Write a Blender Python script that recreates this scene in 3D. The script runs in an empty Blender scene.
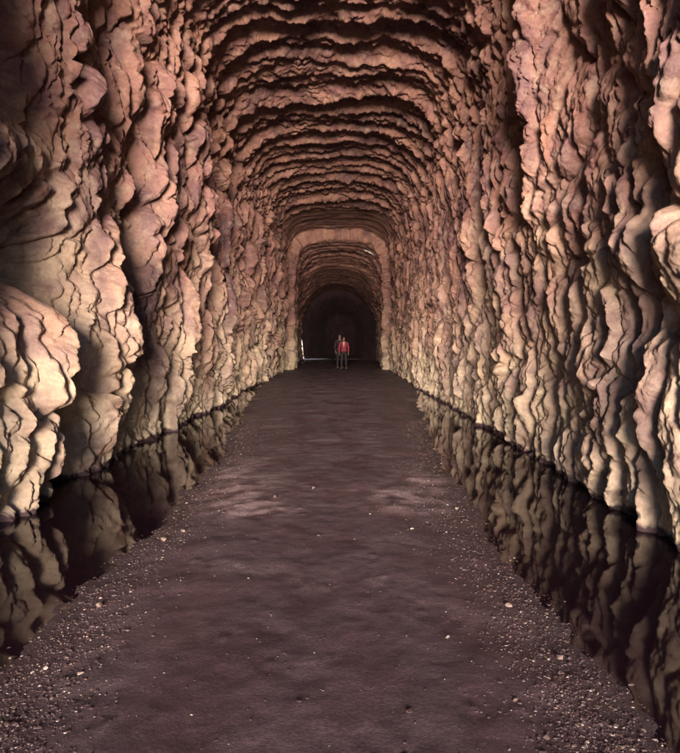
import bpy, bmesh, math, random
import numpy as np
from mathutils import Vector, Matrix

random.seed(7)
RNG = np.random.default_rng(11)
sc = bpy.context.scene
COL = sc.collection

# ------------------------------------------------------------------ noise
_perm = RNG.permutation(256)
PERM = np.concatenate([_perm, _perm, _perm]).astype(np.int32)
_g = RNG.normal(size=(256, 3)); _g /= np.linalg.norm(_g, axis=1)[:, None]
GRAD = _g.astype(np.float32)

def perlin(x, y, z=0.0):
    x = np.asarray(x, np.float32); y = np.asarray(y, np.float32)
    z = np.asarray(z, np.float32)
    x, y, z = np.broadcast_arrays(x, y, z)
    xi = np.floor(x); yi = np.floor(y); zi = np.floor(z)
    xf = x - xi; yf = y - yi; zf = z - zi
    xi = xi.astype(np.int32) & 255; yi = yi.astype(np.int32) & 255; zi = zi.astype(np.int32) & 255
    fade = lambda t: t * t * t * (t * (t * 6 - 15) + 10)
    u, v, w = fade(xf), fade(yf), fade(zf)
    out = 0
    for dx in (0, 1):
        for dy in (0, 1):
            for dz in (0, 1):
                h = PERM[(PERM[(PERM[(xi + dx) & 255] + yi + dy) & 255] + zi + dz) & 255]
                g = GRAD[h]
                d = g[..., 0] * (xf - dx) + g[..., 1] * (yf - dy) + g[..., 2] * (zf - dz)
                out = out + d * (u if dx else 1 - u) * (v if dy else 1 - v) * (w if dz else 1 - w)
    return out * 1.5

def fbm(x, y, z=0.0, octv=4, gain=0.5):
    a, f, o = 1.0, 1.0, 0
    for i in range(octv):
        o = o + a * perlin(x * f + 17.3 * i, y * f + 5.1 * i, z * f if not np.isscalar(z) else z + 3.7 * i)
        a *= gain; f *= 2.03
    return o

def _hash(ix, iy, seed):
    h = (ix.astype(np.uint32) * np.uint32(374761393) + iy.astype(np.uint32) * np.uint32(668265263)
         + np.uint32((seed * 2246822519) & 0xffffffff))
    h = (h ^ (h >> np.uint32(13))) * np.uint32(1274126177)
    h = h ^ (h >> np.uint32(16))
    h = h * np.uint32(2654435761)
    return h ^ (h >> np.uint32(15))

def worley(x, y, seed, jit=0.9, facets=False):
    """F1, edge distance, random value of the nearest cell"""
    ix = np.floor(x).astype(np.int32); iy = np.floor(y).astype(np.int32)
    f1 = np.full(x.shape, 9., np.float32); f2 = np.full(x.shape, 9., np.float32)
    cid = np.zeros(x.shape, np.float32); fac = np.zeros(x.shape, np.float32)
    for dx in (-1, 0, 1):
        for dy in (-1, 0, 1):
            h = _hash(ix + dx, iy + dy, seed)
            rx = (h & np.uint32(0xffff)).astype(np.float32) / 65535.
            ry = (h >> np.uint32(16)).astype(np.float32) / 65535.
            px = ix + dx + .5 + (rx - .5) * jit; py = iy + dy + .5 + (ry - .5) * jit
            d = np.sqrt((px - x) ** 2 + (py - y) ** 2).astype(np.float32)
            r = ((h >> np.uint32(7)) & np.uint32(0x3ff)).astype(np.float32) / 1023.
            near = d < f1
            f2 = np.where(near, f1, np.minimum(f2, d))
            cid = np.where(near, r, cid)
            aa = ((h >> np.uint32(3)) & np.uint32(0xff)).astype(np.float32) * (6.2832 / 255.)
            fac = np.where(near, ((x - px) * np.cos(aa) * .6 + (y - py) * np.sin(aa)).astype(np.float32), fac)
            f1 = np.where(near, d, f1)
    return (f1, f2 - f1, cid, fac) if facets else (f1, f2 - f1, cid)

def sstep(a, b, x):
    t = np.clip((x - a) / (b - a), 0, 1)
    return t * t * (3 - 2 * t)

# ------------------------------------------------------------------ materials
class N:
    """small node-tree writer"""
    def __init__(s, name):
        s.m = bpy.data.materials.new(name); s.m.use_nodes = True
        s.t = s.m.node_tree; s.b = s.t.nodes['Principled BSDF']
    def n(s, typ, **kw):
        nd = s.t.nodes.new(typ)
        for k, v in kw.items():
            if k.startswith('_'): setattr(nd, k[1:], v)
            else: nd.inputs[k.replace('__', ' ')].default_value = v
        return nd
    def l(s, a, b): s.t.links.new(a, b)
    def noise(s, vec, scale, detail=4, rough=.55):
        nd = s.n('ShaderNodeTexNoise'); nd.inputs['Scale'].default_value = scale
        nd.inputs['Detail'].default_value = detail; nd.inputs['Roughness'].default_value = rough
        s.l(vec, nd.inputs['Vector']); return nd.outputs['Fac']
    def ramp(s, fac, stops):
        nd = s.n('ShaderNodeValToRGB'); e = nd.color_ramp.elements
        while len(e) < len(stops): e.new(.5)
        for i, (p, c) in enumerate(stops):
            e[i].position = p
            e[i].color = (*c, 1) if isinstance(c, tuple) else (c, c, c, 1)
        s.l(fac, nd.inputs['Fac']); return nd.outputs['Color']
    def mix(s, fac, a, b, mode='MIX'):
        nd = s.n('ShaderNodeMix', _data_type='RGBA', _blend_type=mode)
        for inp, v in ((nd.inputs[0], fac), (nd.inputs[6], a), (nd.inputs[7], b)):
            if hasattr(v, 'is_linked') or hasattr(v, 'links'): s.l(v, inp)
            elif isinstance(v, tuple): inp.default_value = (*v, 1)
            else: inp.default_value = v
        return nd.outputs[2]
    def math(s, op, a, b=0.0, clamp=False):
        nd = s.n('ShaderNodeMath', _operation=op, _use_clamp=clamp)
        for i, v in enumerate((a, b)):
            if hasattr(v, 'links'): s.l(v, nd.inputs[i])
            else: nd.inputs[i].default_value = v
        return nd.outputs[0]
    def bump(s, h, strength, dist, prev=None):
        nd = s.n('ShaderNodeBump'); nd.inputs['Strength'].default_value = strength
        nd.inputs['Distance'].default_value = dist
        s.l(h, nd.inputs['Height'])
        if prev is not None: s.l(prev, nd.inputs['Normal'])
        return nd.outputs['Normal']

def geo_pos(w):
    return w.n('ShaderNodeNewGeometry').outputs['Position']

def rock_material():
    w = N('hewn_rock'); pos = geo_pos(w)
    sep = w.n('ShaderNodeSeparateXYZ'); w.l(pos, sep.inputs[0])
    z = sep.outputs['Z']
    at = w.n('ShaderNodeAttribute'); at.attribute_name = 'tone'
    tone = at.outputs['Fac']
    # height tint with upper-wall dimness painted in, wanders with noise and from lump to lump
    n1 = w.noise(pos, .55, 4)
    hz = w.math('ADD', w.math('MULTIPLY', z, .155), w.math('MULTIPLY', w.math('SUBTRACT', n1, .5), .75))
    hz = w.math('ADD', hz, w.math('MULTIPLY', w.math('SUBTRACT', tone, .5), .22))
    base = w.ramp(hz, ROCK_RAMP)
    n2 = w.noise(pos, 2.3, 6, .62)
    base = w.mix(w.math('MULTIPLY', w.ramp(n2, [(.42, 0.), (.68, 1.)]), .55), base, ROCK_PURPLE)
    ms0 = w.n('ShaderNodeMapping'); ms0.inputs['Scale'].default_value = (1., 1.25, .55); ms0.inputs['Location'].default_value = (3.1, 1.7, 0.); w.l(pos, ms0.inputs['Vector'])
    n6 = w.noise(ms0.outputs[0], .95, 6, .6)
    base = w.mix(w.math('MULTIPLY', w.ramp(n6, [(.50, 0.), (.60, 1.)]), .64), base, ROCK_DARK)
    sa = w.n('ShaderNodeAttribute'); sa.attribute_name = 'stain_shade'
    base = w.mix(w.math('MULTIPLY', sa.outputs['Fac'], .8), base, ROCK_DARK)  # stained rock, with recess shade painted into the same mask
    n3 = w.noise(pos, 5.5, 7, .65)
    base = w.mix(w.math('MULTIPLY', w.ramp(n3, [(.50, 0.), (.72, 1.)]), .42), base, ROCK_PALE)
    n4 = w.noise(pos, 26., 6, .7)
    base = w.mix(.75, base, w.ramp(n4, [(.25, (.55, .53, .52)), (.6, (1., 1., 1.)), (.8, (1.15, 1.12, 1.08))]), 'MULTIPLY')
    # rust runs
    mp = w.n('ShaderNodeMapping'); mp.inputs['Scale'].default_value = (2.2, 2.2, .35); w.l(pos, mp.inputs['Vector'])
    n5 = w.noise(mp.outputs[0], 1.6, 5, .6)
    base = w.mix(w.math('MULTIPLY', w.ramp(n5, [(.55, 0.), (.7, 1.)]), .4), base, ROCK_RUST)
    wl_ = w.math('SUBTRACT', z, w.math('MULTIPLY', w.math('SUBTRACT', n3, .42), .22))
    base = w.mix(w.ramp(wl_, [(.02, 1.), (.06, 0.)]), base, (.045, .024, .03))
    w.l(base, w.b.inputs['Base Color'])
    rg = w.ramp(w.noise(pos, 1.7, 4), [(.35, .45), (.65, .85)])
    w.l(rg, w.b.inputs['Roughness'])
    w.b.inputs['Specular IOR Level'].default_value = .35
    # micro relief: grain, chips and hairline cracks
    wp = w.n('ShaderNodeVectorMath', _operation='MULTIPLY_ADD')
    nv = w.n('ShaderNodeTexNoise'); nv.inputs['Scale'].default_value = 3.; nv.inputs['Detail'].default_value = 4
    w.l(pos, nv.inputs['Vector']); w.l(nv.outputs['Color'], wp.inputs[0])
    wp.inputs[1].default_value = (.35, .35, .35); w.l(pos, wp.inputs[2])
    ms = w.n('ShaderNodeMapping'); ms.inputs['Scale'].default_value = (1., 2.0, .6); w.l(wp.outputs[0], ms.inputs['Vector'])
    vo = w.n('ShaderNodeTexVoronoi', _feature='DISTANCE_TO_EDGE'); vo.inputs['Scale'].default_value = 3.4
    w.l(ms.outputs[0], vo.inputs['Vector'])
    crack = w.ramp(vo.outputs['Distance'], [(0., 0.), (.05, 1.)])
    b1 = w.bump(crack, .08, .02)
    b2 = w.bump(w.noise(pos, 14., 8, .62), .6, .035, b1)
    b3 = w.bump(w.noise(pos, 70., 4, .6), .35, .006, b2)
    w.l(b3, w.b.inputs['Normal'])
    return w.m

ROCK_RAMP = [(.0, (.52, .425, .315)), (.20, (.47, .355, .26)), (.40, (.32, .195, .150)), (.66, (.245, .122, .100)), (.85, (.29, .148, .120)), (1., (.34, .178, .142))]  # dark stop dims the upper walls in place of weaker light
ROCK_PURPLE = (.135, .058, .092)
ROCK_PALE = (.45, .355, .27)
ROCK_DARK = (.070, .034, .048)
ROCK_RUST = (.26, .11, .070)

def ground_material():
    w = N('damp_cinder_dirt'); pos = geo_pos(w)
    n1 = w.noise(pos, .9, 5); n2 = w.noise(pos, 9., 8, .7); n3 = w.noise(pos, 60., 5, .7)
    c = w.ramp(n1, [(.3, (.064, .0375, .047)), (.7, (.092, .0555, .066))])
    c = w.mix(.5, c, w.ramp(n2, [(.3, (.55, .55, .55)), (.7, (1.25, 1.2, 1.2))]), 'MULTIPLY')
    c = w.mix(.8, c, w.ramp(n3, [(.35, (.6, .6, .6)), (.62, (1.1, 1.1, 1.1)), (.74, (2.2, 2.1, 2.))]), 'MULTIPLY')
    m2 = w.n('ShaderNodeMapping'); m2.inputs['Scale'].default_value = (.8, 1.5, 1.); w.l(pos, m2.inputs['Vector'])
    sheen_fac = w.math('MULTIPLY', w.ramp(w.noise(m2.outputs[0], 1.3, 6, .65), [(.55, 0.), (.70, 1.)]), w.ramp(n3, [(.4, .15), (.6, .9)]))
    sheen_at = w.n('ShaderNodeAttribute'); sheen_at.attribute_name = 'tone'
    sheen_fac = w.math('ADD', w.math('MULTIPLY', sheen_fac, .5), w.math('MULTIPLY', sheen_at.outputs['Fac'], w.ramp(n3, [(.38, .2), (.6, 1.)])), True)
    c = w.mix(sheen_fac, c, (.33, .23, .25))  # pale colour stands in for wet sheen on the path
    zs = w.n('ShaderNodeSeparateXYZ'); w.l(pos, zs.inputs[0])
    c = w.mix(w.ramp(w.math('ADD', zs.outputs['Z'], w.math('MULTIPLY', n2, .02)), [(.018, .6), (.032, 0.)]), c, (.035, .02, .025))
    w.l(c, w.b.inputs['Base Color'])
    mp = w.n('ShaderNodeMapping'); mp.inputs['Scale'].default_value = (1.3, .8, 1.); w.l(pos, mp.inputs['Vector'])
    wet = w.noise(mp.outputs[0], 1.5, 6, .62)
    w.l(w.ramp(wet, [(.46, .80), (.60, .38)]), w.b.inputs['Roughness'])
    w.b.inputs['Specular IOR Level'].default_value = .4
    b1 = w.bump(n2, .4, .02); b2 = w.bump(n3, .4, .006, b1)
    b3 = w.bump(w.noise(pos, 170., 3, .7), .5, .003, b2)
    w.l(b3, w.b.inputs['Normal'])
    return w.m

def water_material():
    w = N('still_ditch_water'); pos = geo_pos(w)
    w.b.inputs['Base Color'].default_value = (.010, .0042, .0075, 1)
    w.b.inputs['Roughness'].default_value = .035
    w.b.inputs['IOR'].default_value = 1.36
    w.b.inputs['Specular IOR Level'].default_value = .5
    w.l(w.bump(w.noise(pos, 3.0, 3, .5), .10, .006), w.b.inputs['Normal'])
    return w.m

def pebble_material():
    w = N('wet_gravel')
    at = w.n('ShaderNodeAttribute'); at.attribute_name = 'tone'
    pos = geo_pos(w)
    c = w.ramp(at.outputs['Fac'], [(0., (.055, .033, .037)), (.5, (.10, .065, .065)), (.85, (.19, .135, .12)), (1., (.36, .28, .25))])
    c = w.mix(.6, c, w.ramp(w.noise(pos, 120., 4), [(.3, (.6, .6, .6)), (.7, (1.2, 1.2, 1.2))]), 'MULTIPLY')
    w.l(c, w.b.inputs['Base Color'])
    w.b.inputs['Roughness'].default_value = .42
    return w.m

def plain(name, col, rough=.7, var=.25, scale=30.):
    w = N(name); pos = geo_pos(w)
    lo = tuple(c * (1 - var) for c in col); hi = tuple(c * (1 + var) for c in col)
    w.l(w.ramp(w.noise(pos, scale, 4), [(.3, lo), (.7, hi)]), w.b.inputs['Base Color'])
    w.b.inputs['Roughness'].default_value = rough
    w.l(w.bump(w.noise(pos, scale * 2, 4), .3, .01), w.b.inputs['Normal'])
    return w.m

# ------------------------------------------------------------------ mesh helpers
def tag(o, label=None, cat=None, group=None, kind=None):
    if label: o['label'] = label
    if cat: o['category'] = cat
    if group: o['group'] = group
    if kind: o['kind'] = kind
    return o

def link_mesh(name, me, mat, parent=None):
    o = bpy.data.objects.new(name, me); COL.objects.link(o)
    if mat: me.materials.append(mat)
    if parent: o.parent = parent
    return o

def mesh_np(name, V, F, smooth=True, tone=None, normals=None):
    me = bpy.data.meshes.new(name)
    V = np.ascontiguousarray(V, np.float32); F = np.ascontiguousarray(F, np.int32)
    k = F.shape[1]
    me.vertices.add(len(V)); me.vertices.foreach_set('co', V.ravel())
    me.loops.add(F.size); me.loops.foreach_set('vertex_index', F.ravel())
    me.polygons.add(len(F))
    me.polygons.foreach_set('loop_start', np.arange(0, F.size, k, dtype=np.int32))
    try: me.polygons.foreach_set('loop_total', np.full(len(F), k, np.int32))
    except Exception: pass
    me.polygons.foreach_set('use_smooth', np.full(len(F), smooth))
    if tone is not None:
        a = me.attributes.new('tone', 'FLOAT', 'POINT'); a.data.foreach_set('value', np.ascontiguousarray(np.ravel(tone), np.float32))
    me.update(calc_edges=True)
    if normals is not None:
        me.normals_split_custom_set_from_vertices(np.ascontiguousarray(normals, np.float32))
    return me

def grid_faces(nr, nc):
    i = np.arange(nr - 1)[:, None] * nc + np.arange(nc - 1)[None, :]
    return np.stack([i, i + 1, i + nc + 1, i + nc], -1).reshape(-1, 4)

def empty(name, loc):
    o = bpy.data.objects.new(name, None); COL.objects.link(o); o.location = loc
    o.empty_display_size = .2
    return o

# ------------------------------------------------------------------ the bore
XL, XR = -2.95, 2.52          # mean wall faces (lumps reach about 0.35 m further in)
Y0, Y1 = -3.2, 45.5
NU = 1340

def profile(xl, xr, zs, b, n, z0=-.5, m=4000):
    th = np.linspace(math.pi, 0, m)
    a = (xr - xl) / 2; cx = (xr + xl) / 2
    x = cx + a * np.sign(np.cos(th)) * np.abs(np.cos(th)) ** (2 / n)
    z = zs + b * np.abs(np.sin(th)) ** (2 / n)
    x = np.concatenate([np.full(400, xl), x, np.full(400, xr)])
    z = np.concatenate([np.linspace(z0, zs, 400, endpoint=False), z, np.linspace(zs, z0, 401)[1:]])
    s = np.concatenate([[0], np.cumsum(np.hypot(np.diff(x), np.diff(z)))])
    u = np.linspace(0, s[-1], NU)
    return np.interp(u, s, x), np.interp(u, s, z), s[-1]

PA = profile(XL, XR, 4.3, 3.1, 3.7)
PB = profile(XL - .32, XR + .30, 3.0, 3.3, 2.1)

def y_rows():
    ys = [Y0]
    while ys[-1] < Y1:
        y = ys[-1]
        ys.append(y + (.06 if y < 2.6 else max(.0125, .0026 * y)))
    return np.array(ys)

def build_bore():
    ys = y_rows(); nr = len(ys)
    t = sstep(26, 40, ys)[:, None]
    X = PA[0][None] * (1 - t) + PB[0][None] * t
    Z = PA[1][None] * (1 - t) + PB[1][None] * t
    # the last stretch steps in ring by ring
    Y = np.repeat(ys[:, None], NU, 1)
    s = ((np.linspace(-.5, .5, NU)) * PA[2])[None].repeat(nr, 0)
    # inward normals of the smooth bore
    tx = np.gradient(X, axis=1); tz = np.gradient(Z, axis=1); ln = np.hypot(tx, tz)
    NX, NZ = tz / ln, -tx / ln
    ceil_w = sstep(-.1, .85, -NZ)                      # 0 on the walls, 1 under the roof
    X0, Z0 = X.copy(), Z.copy()
    S = s
    # warped strata coordinates (the rock splits in sheets across the bore)
    yw = Y + .32 * fbm(S * .20 + 3, Y * .30, 1.5, 3) + .13 * fbm(S * .9, Y * .9, 4.2, 3)
    sw = S + .45 * fbm(S * .35, Y * .45, 8.1, 3) + .10 * fbm(S * 1.6, Y * 2., 9.7, 2)
    right = sstep(0, 1., S) * (1 - ceil_w)              # the right wall is the flatter one
    foot = sstep(-.2, 1.1, Z0)
    big = (1 - .42 * right) * (.45 + .55 * foot)
    H = (.26 - .20 * ceil_w) * fbm(S * .22, Y * .38, 12.5, 3) * big
    # sheets: random thickness and depth; broad slabs in the roof, thin ones in the walls
    def cuts(a, b):
        e = [Y0 - 3]
        while e[-1] < Y1 + 3: e.append(e[-1] + random.uniform(a, b))
        return np.array(e)
    def sheets(yy, edges):
        dep = RNG.uniform(-1, 1, len(edges))
        k = np.clip(np.searchsorted(edges, yy.ravel()) - 1, 0, len(edges) - 2).reshape(yy.shape)
        th = edges[k + 1] - edges[k]
        f = (yy - edges[k]) / th
        w = sstep(.84, 1.0, f)
        return dep[k] * (1 - w) + dep[np.minimum(k + 1, len(edges) - 1)] * w, f, th
    d0, f, th = sheets(yw, cuts(.28, 1.05))
    wob = .5 + .5 * np.clip(1.2 * fbm(S * .5, Y * .6, 21., 2) + .5, 0, 1)
    H += (1 - ceil_w) * (.08 * d0 * wob + .05 * np.where(f < .85, .5 - f / .85, -.5 + sstep(.85, 1., f)) * np.minimum(th, 1)) * big
    yc = Y + .42 * fbm(S * .34 + 9, Y * .30, 14.5, 3) + .16 * fbm(S * 1.1, Y * .7, 24.2, 3) + .05 * fbm(S * 2.6, Y * 3, 27., 4, .6)
    for ea, eb, amp in ((.5, 1.7, .15), (.2, .9, .11)):
        d0, f, th = sheets(yc, cuts(ea, eb))
        saw = np.where(f < .72, f / .72, 1 - sstep(.72, .86, f))          # slopes down facing the way in, then breaks back up
        H += ceil_w * (amp * (saw - .5) * np.minimum(th / ea * .8, 1.25) + amp * .22 * d0) * (.65 + .5 * wob)
    # columns: tall upright slabs of rock parted by deep clefts
    d0, f, th = sheets(yw + .10 * fbm(S * 1.1, Y * .8, 33., 3), cuts(.32, .95))
    col = np.sqrt(np.clip(1 - (2 * f - 1) ** 4, 0, 1))
    H += (1 - ceil_w) * big * (.30 * (col - .75) * np.minimum(th, 1.1) * (.55 + .45 * wob) + .10 * d0)
    # lumps and broken faces
    asp = 1.0 - .45 * ceil_w
    f1, e1, c1, t1 = worley(sw * .85 * asp, yw / .40, 3, .9, True)
    dome1 = np.sqrt(np.clip(e1 / .75, 0, 1))
    k1 = (1 - .72 * ceil_w) * big
    H += k1 * (.25 * (dome1 - .55) * (.55 + .6 * c1) + .22 * (c1 - .5) * sstep(0, .17, e1) + .19 * t1 * sstep(0, .2, e1))
    sw2 = sw + .06 * fbm(S * 4, Y * 4, 2.2, 2); yw2 = yw + .05 * fbm(S * 3.3, Y * 5, 5.5, 2)
    f2, e2, c2, t2 = worley(sw2 * 1.75 * asp, yw2 / .19, 17, .95, True)
    dome2 = np.clip(e2 / .7, 0, 1) ** .7
    m2 = (.45 + .75 * np.clip(.5 + 1.3 * fbm(S * .6, Y * .9, 31., 2), 0, 1)) * (1 - .70 * ceil_w) * (1 - .20 * right)
    H += .95 * m2 * (.095 * (dome2 - .55) + .09 * (c2 - .5) * sstep(0, .18, e2) + .17 * t2 * sstep(0, .22, e2))
    f3, e3, c3, t3 = worley(sw2 * 4.2 * asp, yw2 / .085, 29, .95, True)
    m3 = np.clip(.30 + 1.8 * fbm(S * .8 + 7, Y * 1.1, 41., 2), 0, 1) * (1 - .35 * ceil_w) * (1 - .40 * right)
    H += .50 * m3 * (.030 * (np.sqrt(np.clip(e3 / .7, 0, 1)) - .5) + .035 * (c3 - .5) * sstep(0, .12, e3) + .065 * t3 * sstep(0, .25, e3))
    # angular chips and grain
    fb = fbm(X0 * 2.2 + 9, Y * 3.2, Z0 * 1.6, 5, .55)
    H += .050 * (np.abs(fb) * 2 - .6)
    rd = 1 - np.abs(fbm(S * 1.7 + 3, yw * 6.5, 63., 4, .55))
    H += .022 * (rd ** 3 - .5) * np.clip(.4 + 1.6 * fbm(S * .5, Y * .7, 71., 2), 0, 1) * (1 - .5 * ceil_w)
    H += .016 * fbm(X0 * 11, Y * 13, Z0 * 8, 3, .6)
    # features read off the photograph, plus bulges added for shade: (side, z, y, rz, ry, depth)
    for side, fz, fy, rz, ry, a in FEATURES:
        if side == 'c':
            g = np.exp(-(((X0 - fz) / rz) ** 2 + ((Y - fy) / ry) ** 2)) * ceil_w
        else:
            sgn = -1 if side == 'l' else 1
            m = (np.sign(S) == sgn) * sstep(.2, 1.6, np.abs(S))
            g = np.exp(-np.abs((Z0 - fz) / rz) ** 2.5 - np.abs((Y - fy + .2 * fbm(S * .6, Y * .8, 90., 2)) / ry) ** 2.5) * m
        H += a * g * (.62 if side == 'r' else 1.)
    # rings near the far end step in
    wa = Y + .22 * fbm(S * .55, Y * .5, 95., 2) + .10 * fbm(S * 2.6, Y * 1.5, 97., 3)
    for yy, a in ((25.4, .08), (29.0, .48), (34.0, .30), (39.0, .22)):
        H += a * sstep(yy - .12, yy + .12, wa) * ceil_w
    for yy, a in ((29.0, .38), (35.0, .10)):
        H += a * sstep(yy - .14, yy + .14, wa) * (1 - sstep(yy + 1.5, yy + 3.5, wa)) * (1 - ceil_w)
    calm = 1 - .75 * sstep(24.6, 25.4, wa) * (1 - sstep(28.4, 29, wa)) * ceil_w
    H = H * calm * (1 - .35 * sstep(31, 36, Y) * sstep(.5, -2.5, S))
    H = np.where(H > .55, .55 + (H - .55) * .35, H)
    X = X0 + NX * H; Z = Z0 + NZ * H
    # sheets lean: push lumps a little along the bore so lips overhang
    Yd = Y - .10 * np.clip(H, -.2, .5) + .06 * fbm(S * 2.5, Y * 2.5, 55., 3)
    P = np.stack([X, Yd, Z], -1)
    du = np.gradient(P, axis=1); dv = np.gradient(P, axis=0)
    Nn = np.cross(du, dv); Nn /= np.maximum(np.linalg.norm(Nn, axis=-1, keepdims=True), 1e-9)
    if (Nn[nr // 2, NU // 2, 2]) > 0: Nn = -Nn; flip = True
    else: flip = False
    tone = np.clip(.6 * c1 + .4 * c2, 0, 1)
    # darker stained rock; the patch on the left recess also paints in its shade
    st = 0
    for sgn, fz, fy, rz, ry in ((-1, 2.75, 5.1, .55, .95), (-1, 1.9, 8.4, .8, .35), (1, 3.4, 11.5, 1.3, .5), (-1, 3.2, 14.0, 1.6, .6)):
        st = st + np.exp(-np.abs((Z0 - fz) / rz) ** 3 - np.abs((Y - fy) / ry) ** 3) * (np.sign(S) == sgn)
    global STAIN_SHADE
    STAIN_SHADE = sstep(.15, .5, st * (.75 + .6 * fbm(S * 1.5, Y * 2.2, 77., 5, .6)))
    return P, Nn, tone, flip

FEATURES = [
    ('l', 4.3, 12.2, 1.7, .6, -.75), ('l', 4.2, 11.2, 2.2, .4, .22),
    ('l', 4.3, 4.9, .8, .9, -.65), ('l', 4.3, 3.3, .8, .4, .35), ('l', 2.5, 3.4, .35, .4, .15), ('l', 2.45, 5.0, .5, .8, -.70), ('l', 3.3, 5.1, .42, .8, .16),  # the two nearest bulges are added to shade the recesses behind them
    ('l', 1.6, 6.7, 1.7, .40, .28), ('l', .7, 6.6, .8, .5, .14), ('l', 1.3, 5.75, 1.5, .26, -.42),
    ('l', 1.0, 5.1, .9, .32, .26), ('l', 1.2, 9.6, 1.3, .6, .14), ('l', 2.6, 8.0, 2.0, .22, -.35),
    ('l', 6.0, 9.6, 1.0, 1.5, .18), ('l', 5.6, 7.3, 1.2, .3, -.40), ('l', 3.6, 15.3, 2.4, .35, -.40),
    ('r', 5.4, 8.0, 1.4, .45, -1.0), ('r', 5.4, 6.9, 1.2, .4, .40), ('r', 4.6, 7.0, 1.8, .35, .20), ('r', 2.3, 4.7, .22, .7, .17),  # bulge ahead of the deep pit is added to shade it
    ('r', 1.70, 4.5, .2, .7, -.20), ('r', .9, 4.6, .6, .8, .12), ('r', 2.6, 6.7, 1.4, .35, .16),
    ('r', 4.0, 5.0, .9, .35, -.15), ('r', 1.0, 6.0, 1.2, .5, .16), ('r', 4.2, 10.4, 2.2, .28, -.35), ('r', 3.0, 13.4, 2.4, .35, -.35),
]

P, NRM, TONE, FLIP = build_bore()
rock = rock_material()
nr = P.shape[0]
cL = int(NU * .315); cR = NU - 1 - int(NU * .315)
def bore_piece(name, c0, c1):
    V = P[:, c0:c1 + 1].reshape(-1, 3); n = NRM[:, c0:c1 + 1].reshape(-1, 3); t = TONE[:, c0:c1 + 1].reshape(-1)
    F = grid_faces(nr, c1 - c0 + 1)
    if FLIP: F = F[:, ::-1]
    me = mesh_np(name, V, F, True, t, n)
    a = me.attributes.new('stain_shade', 'FLOAT', 'POINT'); a.data.foreach_set('value', np.ascontiguousarray(STAIN_SHADE[:, c0:c1 + 1].ravel(), np.float32))
    return link_mesh(name, me, rock)
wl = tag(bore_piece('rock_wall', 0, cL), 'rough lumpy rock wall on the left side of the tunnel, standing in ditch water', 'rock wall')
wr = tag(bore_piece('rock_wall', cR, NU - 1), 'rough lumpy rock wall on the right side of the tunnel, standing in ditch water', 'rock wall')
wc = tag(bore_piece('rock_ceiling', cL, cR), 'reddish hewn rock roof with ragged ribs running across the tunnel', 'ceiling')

# ------------------------------------------------------------------ ground
def left_edge(y):
    return -1.55 + .07 * fbm(y * .55, 3.3, 0, 3) + .06 * fbm(y * 2.6, 1.1, 0, 2) - np.clip((y - 6.5) * .10, 0, 1.7)
def right_edge(y):
    return 1.20 + .07 * fbm(y * .5 + 40, 7.7, 0, 3) + .06 * fbm(y * 2.4, 9.1, 0, 2) + np.clip((y - 6.5) * .10, 0, 1.8)

def ground_z(x, y):
    le, re = left_edge(y), right_edge(y)
    d = np.minimum(x - le, re - x)                      # distance inside the water line
    z = .055 * sstep(-.02, .9, d) + .012 * np.clip(d, -1, .3) / .3 - .22 * sstep(.05, .7, -d)
    act = sstep(-.15, .4, d)
    z = z + (.009 * fbm(x * 1.5, y * .9, 2., 3) + .0055 * fbm(x * 6, y * 5, 5., 3)) * (.5 + .5 * act)
    # shallow foot marks
    f1, e1, c1 = worley(x * 3.6, y * 2.6, 51)
    z = z + (.011 * np.exp(-(f1 / .10) ** 2) - .006 * np.exp(-(f1 / .2) ** 2)) * (c1 > .70) * act
    z = z + .006 * np.exp(-((f1 - .26) / .08) ** 2) * (c1 > .72) * 0
    return z

def build_ground():
    xs = np.linspace(-5.5, 5.2, 540)
    ys = [-14.]
    while ys[-1] < 75:
        y = ys[-1]; ys.append(y + (.8 if y < -10 else .12 if y < 1.6 else max(.014, .0036 * y) if y < 46 else .8))
    ys = np.array(ys)
    X, Y = np.meshgrid(xs, ys)
    Z = ground_z(X, Y)
    V = np.stack([X, Y, Z], -1).reshape(-1, 3)
    sheen = 0  # wet sheen painted as pale patches at set spots
    for cx, cy, rx, ry in ((-.95, 5.3, .42, .55), (-.75, 4.7, .3, .2), (.62, 5.2, .5, .32), (.5, 4.75, .25, .14), (.95, 5.9, .35, .4), (-1.2, 6.3, .3, .5)):
        sheen = sheen + np.exp(-(((X - cx) / rx) ** 2 + ((Y - cy) / ry) ** 2))
    sheen = np.clip(1.3 * sheen * np.clip(.45 + 1.3 * fbm(X * 4, Y * 5, 66., 4), 0, 1), 0, 1)
    return mesh_np('ground', V, grid_faces(len(ys), len(xs)), True, sheen)
tag(link_mesh('ground', build_ground(), ground_material()), 'dark damp cinder path with foot marks running down the tunnel', kind='structure')

ap = mesh_np('gap_ground', np.array([(-9, 44.5, .10), (9, 44.5, .10), (9, 95, .3), (-9, 95, .3)]), np.array([[0, 1, 2, 3]]))  # pale surface added so the gap under the far wall looks bright
tag(link_mesh('gap_ground', ap, plain('pale_gap_ground', (.75, .52, .45), .8, .1, 4.)), 'pale ground added behind the far wall to brighten its gap', kind='structure')
bm = bmesh.new()  # pale backing slope added so the gap at the left shows white
bv = []
for i in range(13):
    for k in range(9):
        x = -7 + i * .45; z = .08 + k * .62
        bv.append(bm.verts.new((x, 48.2 + .10 * z * z + .25 * float(perlin(x * .9, z * .9, 2.)), z)))
for i in range(12):
    for k in range(8):
        bm.faces.new([bv[i * 9 + k], bv[(i + 1) * 9 + k], bv[(i + 1) * 9 + k + 1], bv[i * 9 + k + 1]])
me = bpy.data.meshes.new('gap_backing'); bm.to_mesh(me); bm.free()
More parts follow.
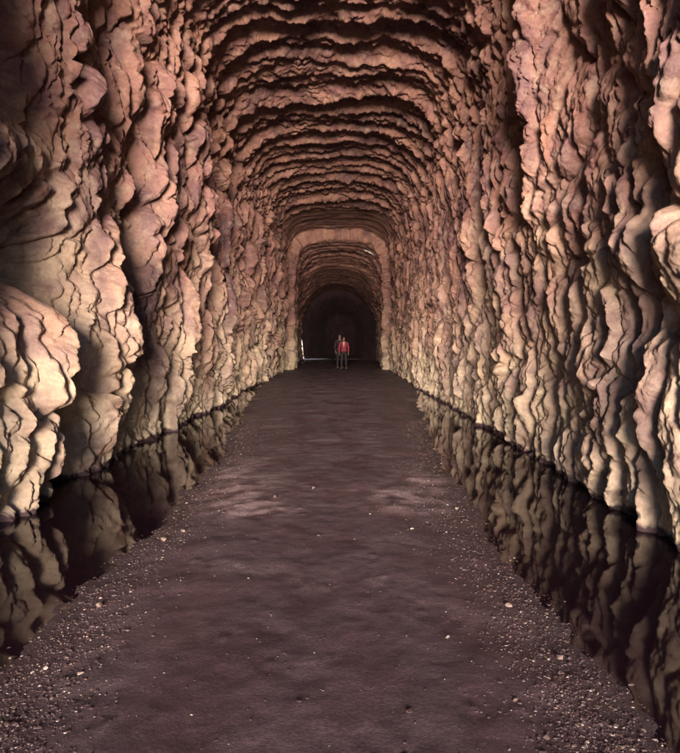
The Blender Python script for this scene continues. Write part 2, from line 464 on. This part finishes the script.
tag(link_mesh('gap_backing', me, plain('pale_backing', (.62, .56, .47), .8, .1, 3.)), 'pale backing added behind the far wall to whiten its gap', kind='structure')
py = mesh_np('bounce_yard', np.array([(-30, -15, .16), (30, -15, .16), (30, -3.8, .14), (-30, -3.8, .14)]), np.array([[0, 1, 2, 3]]))  # unseen ground added pale and kept short to send light up inside
tag(link_mesh('bounce_yard', py, plain('pale_bounce_yard', (.45, .40, .35), .9, .1, 4.)), 'unseen pale ground added outside the tunnel mouth to bounce light in', kind='structure')
wat = water_material()
def water(name, x0, x1, y0, y1, label):
    V = [(x0, y0, 0), (x1, y0, 0), (x1, y1, 0), (x0, y1, 0)]
    return tag(link_mesh(name, mesh_np(name, np.array(V), np.array([[0, 1, 2, 3]])), wat), label, kind='structure')
water('water', -4.2, -.2, -3.5, 30, 'still dark ditch water along the left wall')
water('water', .2, 3.9, -3.5, 30, 'still dark ditch water along the right wall')

# ------------------------------------------------------------------ gravel
def ico():
    bm = bmesh.new(); bmesh.ops.create_icosphere(bm, subdivisions=1, radius=1)
    v = np.array([x.co[:] for x in bm.verts]); f = np.array([[q.index for q in p.verts] for p in bm.faces]); bm.free()
    return v, f
IV, IF = ico()

def pebbles(n):
    pts = []
    while len(pts) < n:
        y = 1.7 + 9 * random.random() ** 2.6
        side = random.random()
        yy = np.array([y])
        if side < .47:
            x = float(left_edge(yy)[0]) + random.gauss(.10, .12) + abs(random.gauss(0, .14))
        elif side < .96:
            x = float(right_edge(yy)[0]) - random.gauss(.10, .12) - abs(random.gauss(0, .14))
        else:
            x = random.uniform(-1.4, 1.1)
        pts.append((x, y))
    pts = np.array(pts)
    r = np.clip(RNG.lognormal(math.log(.0040), .45, n), .0022, .014)
    z = ground_z(pts[:, 0], pts[:, 1])
    keep = z > -.012
    pts, r, z = pts[keep], r[keep], z[keep]; n = len(r)
    sc3 = RNG.uniform(.6, 1.25, (n, 1, 3)) * r[:, None, None]; sc3[..., 2] *= .55; sc3[..., 0] *= 1.25
    jit = 1 + RNG.uniform(-.35, .3, (n, len(IV), 1))
    a = RNG.uniform(0, 6.28, n)
    v = IV[None] * jit * sc3
    ca, sa = np.cos(a)[:, None], np.sin(a)[:, None]
    vx = v[..., 0] * ca - v[..., 1] * sa + pts[:, 0:1]; vy = v[..., 0] * sa + v[..., 1] * ca + pts[:, 1:2]
    vz = v[..., 2] + (z + r * .05)[:, None]
    V = np.stack([vx, vy, vz], -1).reshape(-1, 3)
    F = (IF[None] + (np.arange(n) * len(IV))[:, None, None]).reshape(-1, 3)
    tone = np.repeat(RNG.random(n) ** 3.6, len(IV))
    return mesh_np('gravel', V, F, False, tone)
peb = pebble_material()
tag(link_mesh('gravel', pebbles(21000), peb), 'wet gravel and pebbles along the edges of the ditch water', kind='stuff')

# loose stones
STONES = [  # x, y, size, label
    (-1.33, 4.1, .028, 'largest pale stone on the gravel at the left water edge', .78),
    (-1.24, 4.28, .026, 'small pale stone just right of the largest one on the left gravel', .78),
    (-1.36, 3.05, .026, 'grey stone at the left water edge nearest the viewer', .8),
    (1.02, 4.9, .028, 'pale stone on the gravel at the right water edge', .78),
    (.93, 3.05, .023, 'pale stone on the right gravel nearest the viewer', .78),
    (1.02, 2.55, .024, 'brown stone at the lower right gravel edge beside the water', .75),
    (.54, 4.25, .020, 'lone small pale stone on the bare path right of the middle', .95),
    (-.28, 5.4, .026, 'dark stone lying in the middle of the path', .25),
    (-.62, 5.1, .028, 'dark stone lying on the path left of the middle', .2),
]
for i, (x, y, r, lab, tn) in enumerate(STONES):
    bm = bmesh.new(); bmesh.ops.create_icosphere(bm, subdivisions=3, radius=1)
    rr = random.Random(i)
    ax = [Vector((rr.gauss(0, 1), rr.gauss(0, 1), rr.gauss(0, 1))).normalized() for _ in range(9)]
    for v in bm.verts:
        for a in ax:
            d = v.co.dot(a)
            if d > .58: v.co -= a * (d - .58) * .95
        v.co.x *= 1.25; v.co.z *= .7; v.co *= r * .82
    me = bpy.data.meshes.new('stone'); bm.to_mesh(me); bm.free()
    at = me.attributes.new('tone', 'FLOAT', 'POINT'); at.data.foreach_set('value', np.full(len(me.vertices), tn, np.float32))
    o = link_mesh('stone', me, peb)
    o.location = (x, y, float(ground_z(np.array([x]), np.array([y]))[0]) + r * .4); o.rotation_euler = (0, 0, rr.random() * 6)
    tag(o, lab, 'stone', 'loose stones on the path')

# ------------------------------------------------------------------ far partition
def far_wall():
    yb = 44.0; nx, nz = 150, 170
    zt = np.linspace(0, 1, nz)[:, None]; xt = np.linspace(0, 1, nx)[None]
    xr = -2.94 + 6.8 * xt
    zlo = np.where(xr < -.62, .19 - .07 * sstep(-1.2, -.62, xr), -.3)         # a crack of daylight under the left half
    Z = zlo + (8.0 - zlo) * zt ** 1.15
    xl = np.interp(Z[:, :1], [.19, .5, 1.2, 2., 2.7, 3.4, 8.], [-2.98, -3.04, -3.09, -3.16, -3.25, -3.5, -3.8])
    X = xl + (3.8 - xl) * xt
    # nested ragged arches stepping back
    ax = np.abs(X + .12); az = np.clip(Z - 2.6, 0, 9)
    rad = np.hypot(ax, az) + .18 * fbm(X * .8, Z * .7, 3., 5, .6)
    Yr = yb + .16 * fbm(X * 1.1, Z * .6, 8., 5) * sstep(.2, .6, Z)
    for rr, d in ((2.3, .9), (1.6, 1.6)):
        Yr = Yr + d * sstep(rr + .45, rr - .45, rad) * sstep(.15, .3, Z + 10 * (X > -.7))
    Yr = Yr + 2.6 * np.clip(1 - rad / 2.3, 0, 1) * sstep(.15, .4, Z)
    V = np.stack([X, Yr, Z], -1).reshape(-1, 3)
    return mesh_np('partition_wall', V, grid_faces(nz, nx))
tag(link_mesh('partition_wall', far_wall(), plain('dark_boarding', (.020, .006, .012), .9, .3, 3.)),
    'dark rock face closing the far end of the tunnel with daylight leaking under its left corner', 'wall')

# ------------------------------------------------------------------ pale streak on the roof
def streak():
    k = 26; V = []; F = []
    tgt = Vector((1.5, 31., 6.2))
    for i in range(k):
        t = i / (k - 1)
        for j in range(9):
            q = (j / 8 - .5)
            wd = .07 * math.sin(math.pi * (.04 + .92 * t)) ** .6 * (1.15 - .75 * t) * (.7 + .8 * abs(float(perlin(t * 7, 1.7, 9.))))
            n = float(perlin(t * 5, j * .6, 3.))
            V.append((1.2 + .62 * t, 30.2 + q * .1 + .03 * n - .12 * math.cos(q * 3), 6.36 - .30 * t ** 1.4 + q * wd * 2 + .03 * n))
    for i in range(k - 1):
        for j in range(8):
            a = i * 9 + j; F.append((a, a + 1, a + 10, a + 9))
    return np.array(V), np.array(F)
w_ = N('white_streak'); w_.b.inputs['Base Color'].default_value = (.55, .52, .50, 1); w_.b.inputs['Roughness'].default_value = .25
sv, sf = streak()
so = link_mesh('roof_streak', mesh_np('roof_streak', sv, sf), w_.m)
sm = so.modifiers.new('thick', 'SOLIDIFY'); sm.thickness = .02
so.parent = wc
so['label'] = 'small white glistening streak high on the right of the roof'

# ------------------------------------------------------------------ people
def skin(name, joints, bones, mat, parent, sub=2, root=0):
    me = bpy.data.meshes.new(name)
    me.from_pydata([j[:3] for j in joints], bones, [])
    o = link_mesh(name, me, mat, parent)
    o.modifiers.new('skin', 'SKIN').use_smooth_shade = True
    for i, j in enumerate(joints):
        r = j[3] if isinstance(j[3], tuple) else (j[3], j[3])
        me.skin_vertices[0].data[i].radius = r
        me.skin_vertices[0].data[i].use_root = (i == root)
    s = o.modifiers.new('sub', 'SUBSURF'); s.levels = sub; s.render_levels = sub
    return o

def person(name, loc, rz, height, label, top, legs, hair, skinm, tee=None, lift=(0, 0)):
    root = empty(name, loc); root.rotation_euler.z = rz; root.scale = (height / 1.75,) * 3
    tag(root, label, 'person')
    J = []; B = []
    def j(x, y, z, r, p=None):
        J.append((x, y, z, r)); i = len(J) - 1
        if p is not None: B.append((p, i))
        return i
    pel = j(0, 0, .95, (.155, .11)); bel = j(0, -.01, 1.10, (.14, .10), pel); che = j(0, -.01, 1.30, (.165, .115), bel)
    ub = j(0, .0, 1.43, (.11, .09), che); nk = j(0, 0, 1.50, .052, ub); hd0 = j(0, -.01, 1.58, (.066, .075), nk)
    hd1 = j(0, -.01, 1.66, (.076, .092), hd0); j(0, .0, 1.715, (.062, .075), hd1)
    arms = []; lgs = []
    for sx in (-1, 1):
        sh = j(sx * .19, 0, 1.40, .062, ub); el = j(sx * .255, .03, 1.13, .044, sh)
        wr_ = j(sx * .25, -.07, .89, .030, el); pa = j(sx * .245, -.10, .82, (.024, .038), wr_)
        for k in range(4):
            fx = (-.028 + .019 * k)
            kn = j(sx * .245 + .004 * k, -.105 + fx, .765 - .004 * abs(k - 1.5), .0095, pa)
            j(sx * .238, -.112 + fx, .725 - .007 * abs(k - 1.4), .008, kn)
        tb = j(sx * .225, -.145, .80, .011, pa); j(sx * .215, -.155, .765, .009, tb)
        hp = j(sx * .095, 0, .88, .092, pel); kn = j(sx * .115, -.02, .50, .060, hp)
        an = j(sx * .125, .02, .09, .040, kn); j(sx * .14, -.13, .035, (.035, .028), an)
        arms.append((sh, el, wr_)); lgs.append((hp, kn, an))
    body = skin('body', J, B, skinm, root)
    g = lambda i, d: (*J[i][:3], tuple(q + d for q in J[i][3]) if isinstance(J[i][3], tuple) else J[i][3] + d)
    # jacket
    TJ = [g(bel, .03), g(pel, .025), g(che, .028), g(ub, .028), (0, 0, 1.49, .07)]; TB = [(0, 1), (0, 2), (2, 3), (3, 4)]
    for sh, el, wr_ in arms:
        b = len(TJ); TJ += [g(sh, .022), g(el, .02), g(wr_, .018)]; TB += [(3, b), (b, b + 1), (b + 1, b + 2)]
    skin('jacket', TJ, TB, top, root)
    LJ = [(0, 0, .97, (.165, .12))]; LB = []
    for hp, kn, an in lgs:
        b = len(LJ); LJ += [g(hp, .016), g(kn, .018), g(an, .022)]; LB += [(0, b), (b, b + 1), (b + 1, b + 2)]
    skin('trousers', LJ, LB, legs, root)
    for sx in (-1, 1):
        skin('shoe', [(sx * .125, .05, .045, (.045, .04)), (sx * .13, -.05, .045, (.048, .04)), (sx * .142, -.16, .035, (.042, .03))], [(0, 1), (1, 2)], SHOE, root)
    # hair cap and face
    bm = bmesh.new(); bmesh.ops.create_uvsphere(bm, u_segments=24, v_segments=16, radius=1)
    for v in bm.verts:
        x, y, z = v.co
        zz = z if y > -.2 else max(z, .12)
        v.co = (x * .094, y * .108 + .012, zz * .105 + 1.675)
    me = bpy.data.meshes.new('hair'); bm.to_mesh(me); bm.free()
    for p in me.polygons: p.use_smooth = True
    link_mesh('hair', me, hair, root)
    for sx in (-1, 1):
        bm = bmesh.new()
        bmesh.ops.create_uvsphere(bm, u_segments=10, v_segments=8, radius=.011, matrix=Matrix.Translation((sx * .032, -.098, 1.632)))
        me = bpy.data.meshes.new('eye'); bm.to_mesh(me); bm.free()
        link_mesh('eye', me, HAIR, root)
    bm = bmesh.new()
    bmesh.ops.create_cone(bm, segments=8, radius1=.02, radius2=.006, depth=.05, cap_ends=True, matrix=Matrix.Translation((0, -.108, 1.60)))
    me = bpy.data.meshes.new('nose'); bm.to_mesh(me); bm.free()
    link_mesh('nose', me, skinm, root)
    if tee:
        bm = bmesh.new(); bmesh.ops.create_grid(bm, x_segments=8, y_segments=10, size=1)
        for v in bm.verts:
            x, y = v.co.x, v.co.y
            k = .25 + .75 * (y + 1) / 2
            v.co = (x * .055 * k + .0, -.168 - .006 * (1 - x * x), 1.33 + y * .12)
        me = bpy.data.meshes.new('shirt_front'); bm.to_mesh(me); bm.free()
        o = link_mesh('shirt_front', me, tee, root); s = o.modifiers.new('t', 'SOLIDIFY'); s.thickness = .03
    return root

SHOE = plain('shoe_leather', (.10, .085, .08), .6); HAIR = plain('dark_hair', (.02, .013, .012), .5)
SKN = plain('skin', (.16, .09, .075), .5, .08)
def gz(x, y): return float(ground_z(np.array([x]), np.array([y]))[0])
person('person', (.10, 30.0, gz(.10, 30.)), .0, 1.72, 'person in a red top and dark trousers standing far down the tunnel',
       plain('red_jacket', (.19, .018, .034), .8), plain('dark_trousers', (.010, .006, .010), .8), HAIR, SKN, plain('pale_shirt', (.42, .33, .31), .8, .1))
person('person', (-.13, 31.0, gz(-.13, 31.0)), .35, 1.86, 'taller person in dark clothes standing just behind the one in the red top',
       plain('dark_coat', (.012, .005, .008), .8), plain('black_trousers', (.010, .005, .008), .8), HAIR, SKN)

# ------------------------------------------------------------------ light
SUN_EL, SUN_ANG, SUN_STR = 4.0, 31.0, 5.0
EXPOSURE = 2.5
sun = bpy.data.lights.new('sun', 'SUN'); sun.energy = SUN_STR; sun.angle = math.radians(SUN_ANG); sun.color = (1., .85, .69)
so_ = bpy.data.objects.new('sun', sun); COL.objects.link(so_)
dirv = Vector((0.0, math.cos(math.radians(SUN_EL)), -math.sin(math.radians(SUN_EL))))
so_.rotation_euler = dirv.to_track_quat('-Z', 'Y').to_euler(); so_.location = (0, -20, 12)
wd = bpy.data.worlds.new('World'); sc.world = wd; wd.use_nodes = True
nt = wd.node_tree; bg = nt.nodes['Background']
sky = nt.nodes.new('ShaderNodeTexSky'); sky.sky_type = 'NISHITA'; sky.sun_disc = False; sky.ozone_density = 4.0; sky.dust_density = .3
sky.sun_elevation = math.radians(SUN_EL); sky.sun_rotation = math.radians(180)
nt.links.new(sky.outputs[0], bg.inputs[0]); bg.inputs[1].default_value = .15

# ------------------------------------------------------------------ camera
F_PX = 560.
cam = bpy.data.cameras.new('camera'); co = bpy.data.objects.new('camera', cam); COL.objects.link(co)
cam.sensor_fit = 'VERTICAL'; cam.sensor_height = 24; cam.lens = 24 * F_PX / 753
cam.clip_start = .05; cam.clip_end = 500
co.location = (0, 0, 1.5)
co.rotation_euler = (math.radians(90 - math.degrees(math.atan(34.5 / F_PX))), 0, math.radians(-.2) * -1)
sc.camera = co

sc.view_settings.view_transform = 'Standard'; sc.view_settings.look = 'None'
sc.view_settings.exposure = EXPOSURE; sc.view_settings.gamma = 1; sc.view_settings.use_curve_mapping = False
try:
    sc.cycles.use_denoising = True
    sc.cycles.max_bounces = 10; sc.cycles.diffuse_bounces = 6; sc.cycles.glossy_bounces = 4
    sc.cycles.sample_clamp_indirect = 6
except Exception: pass
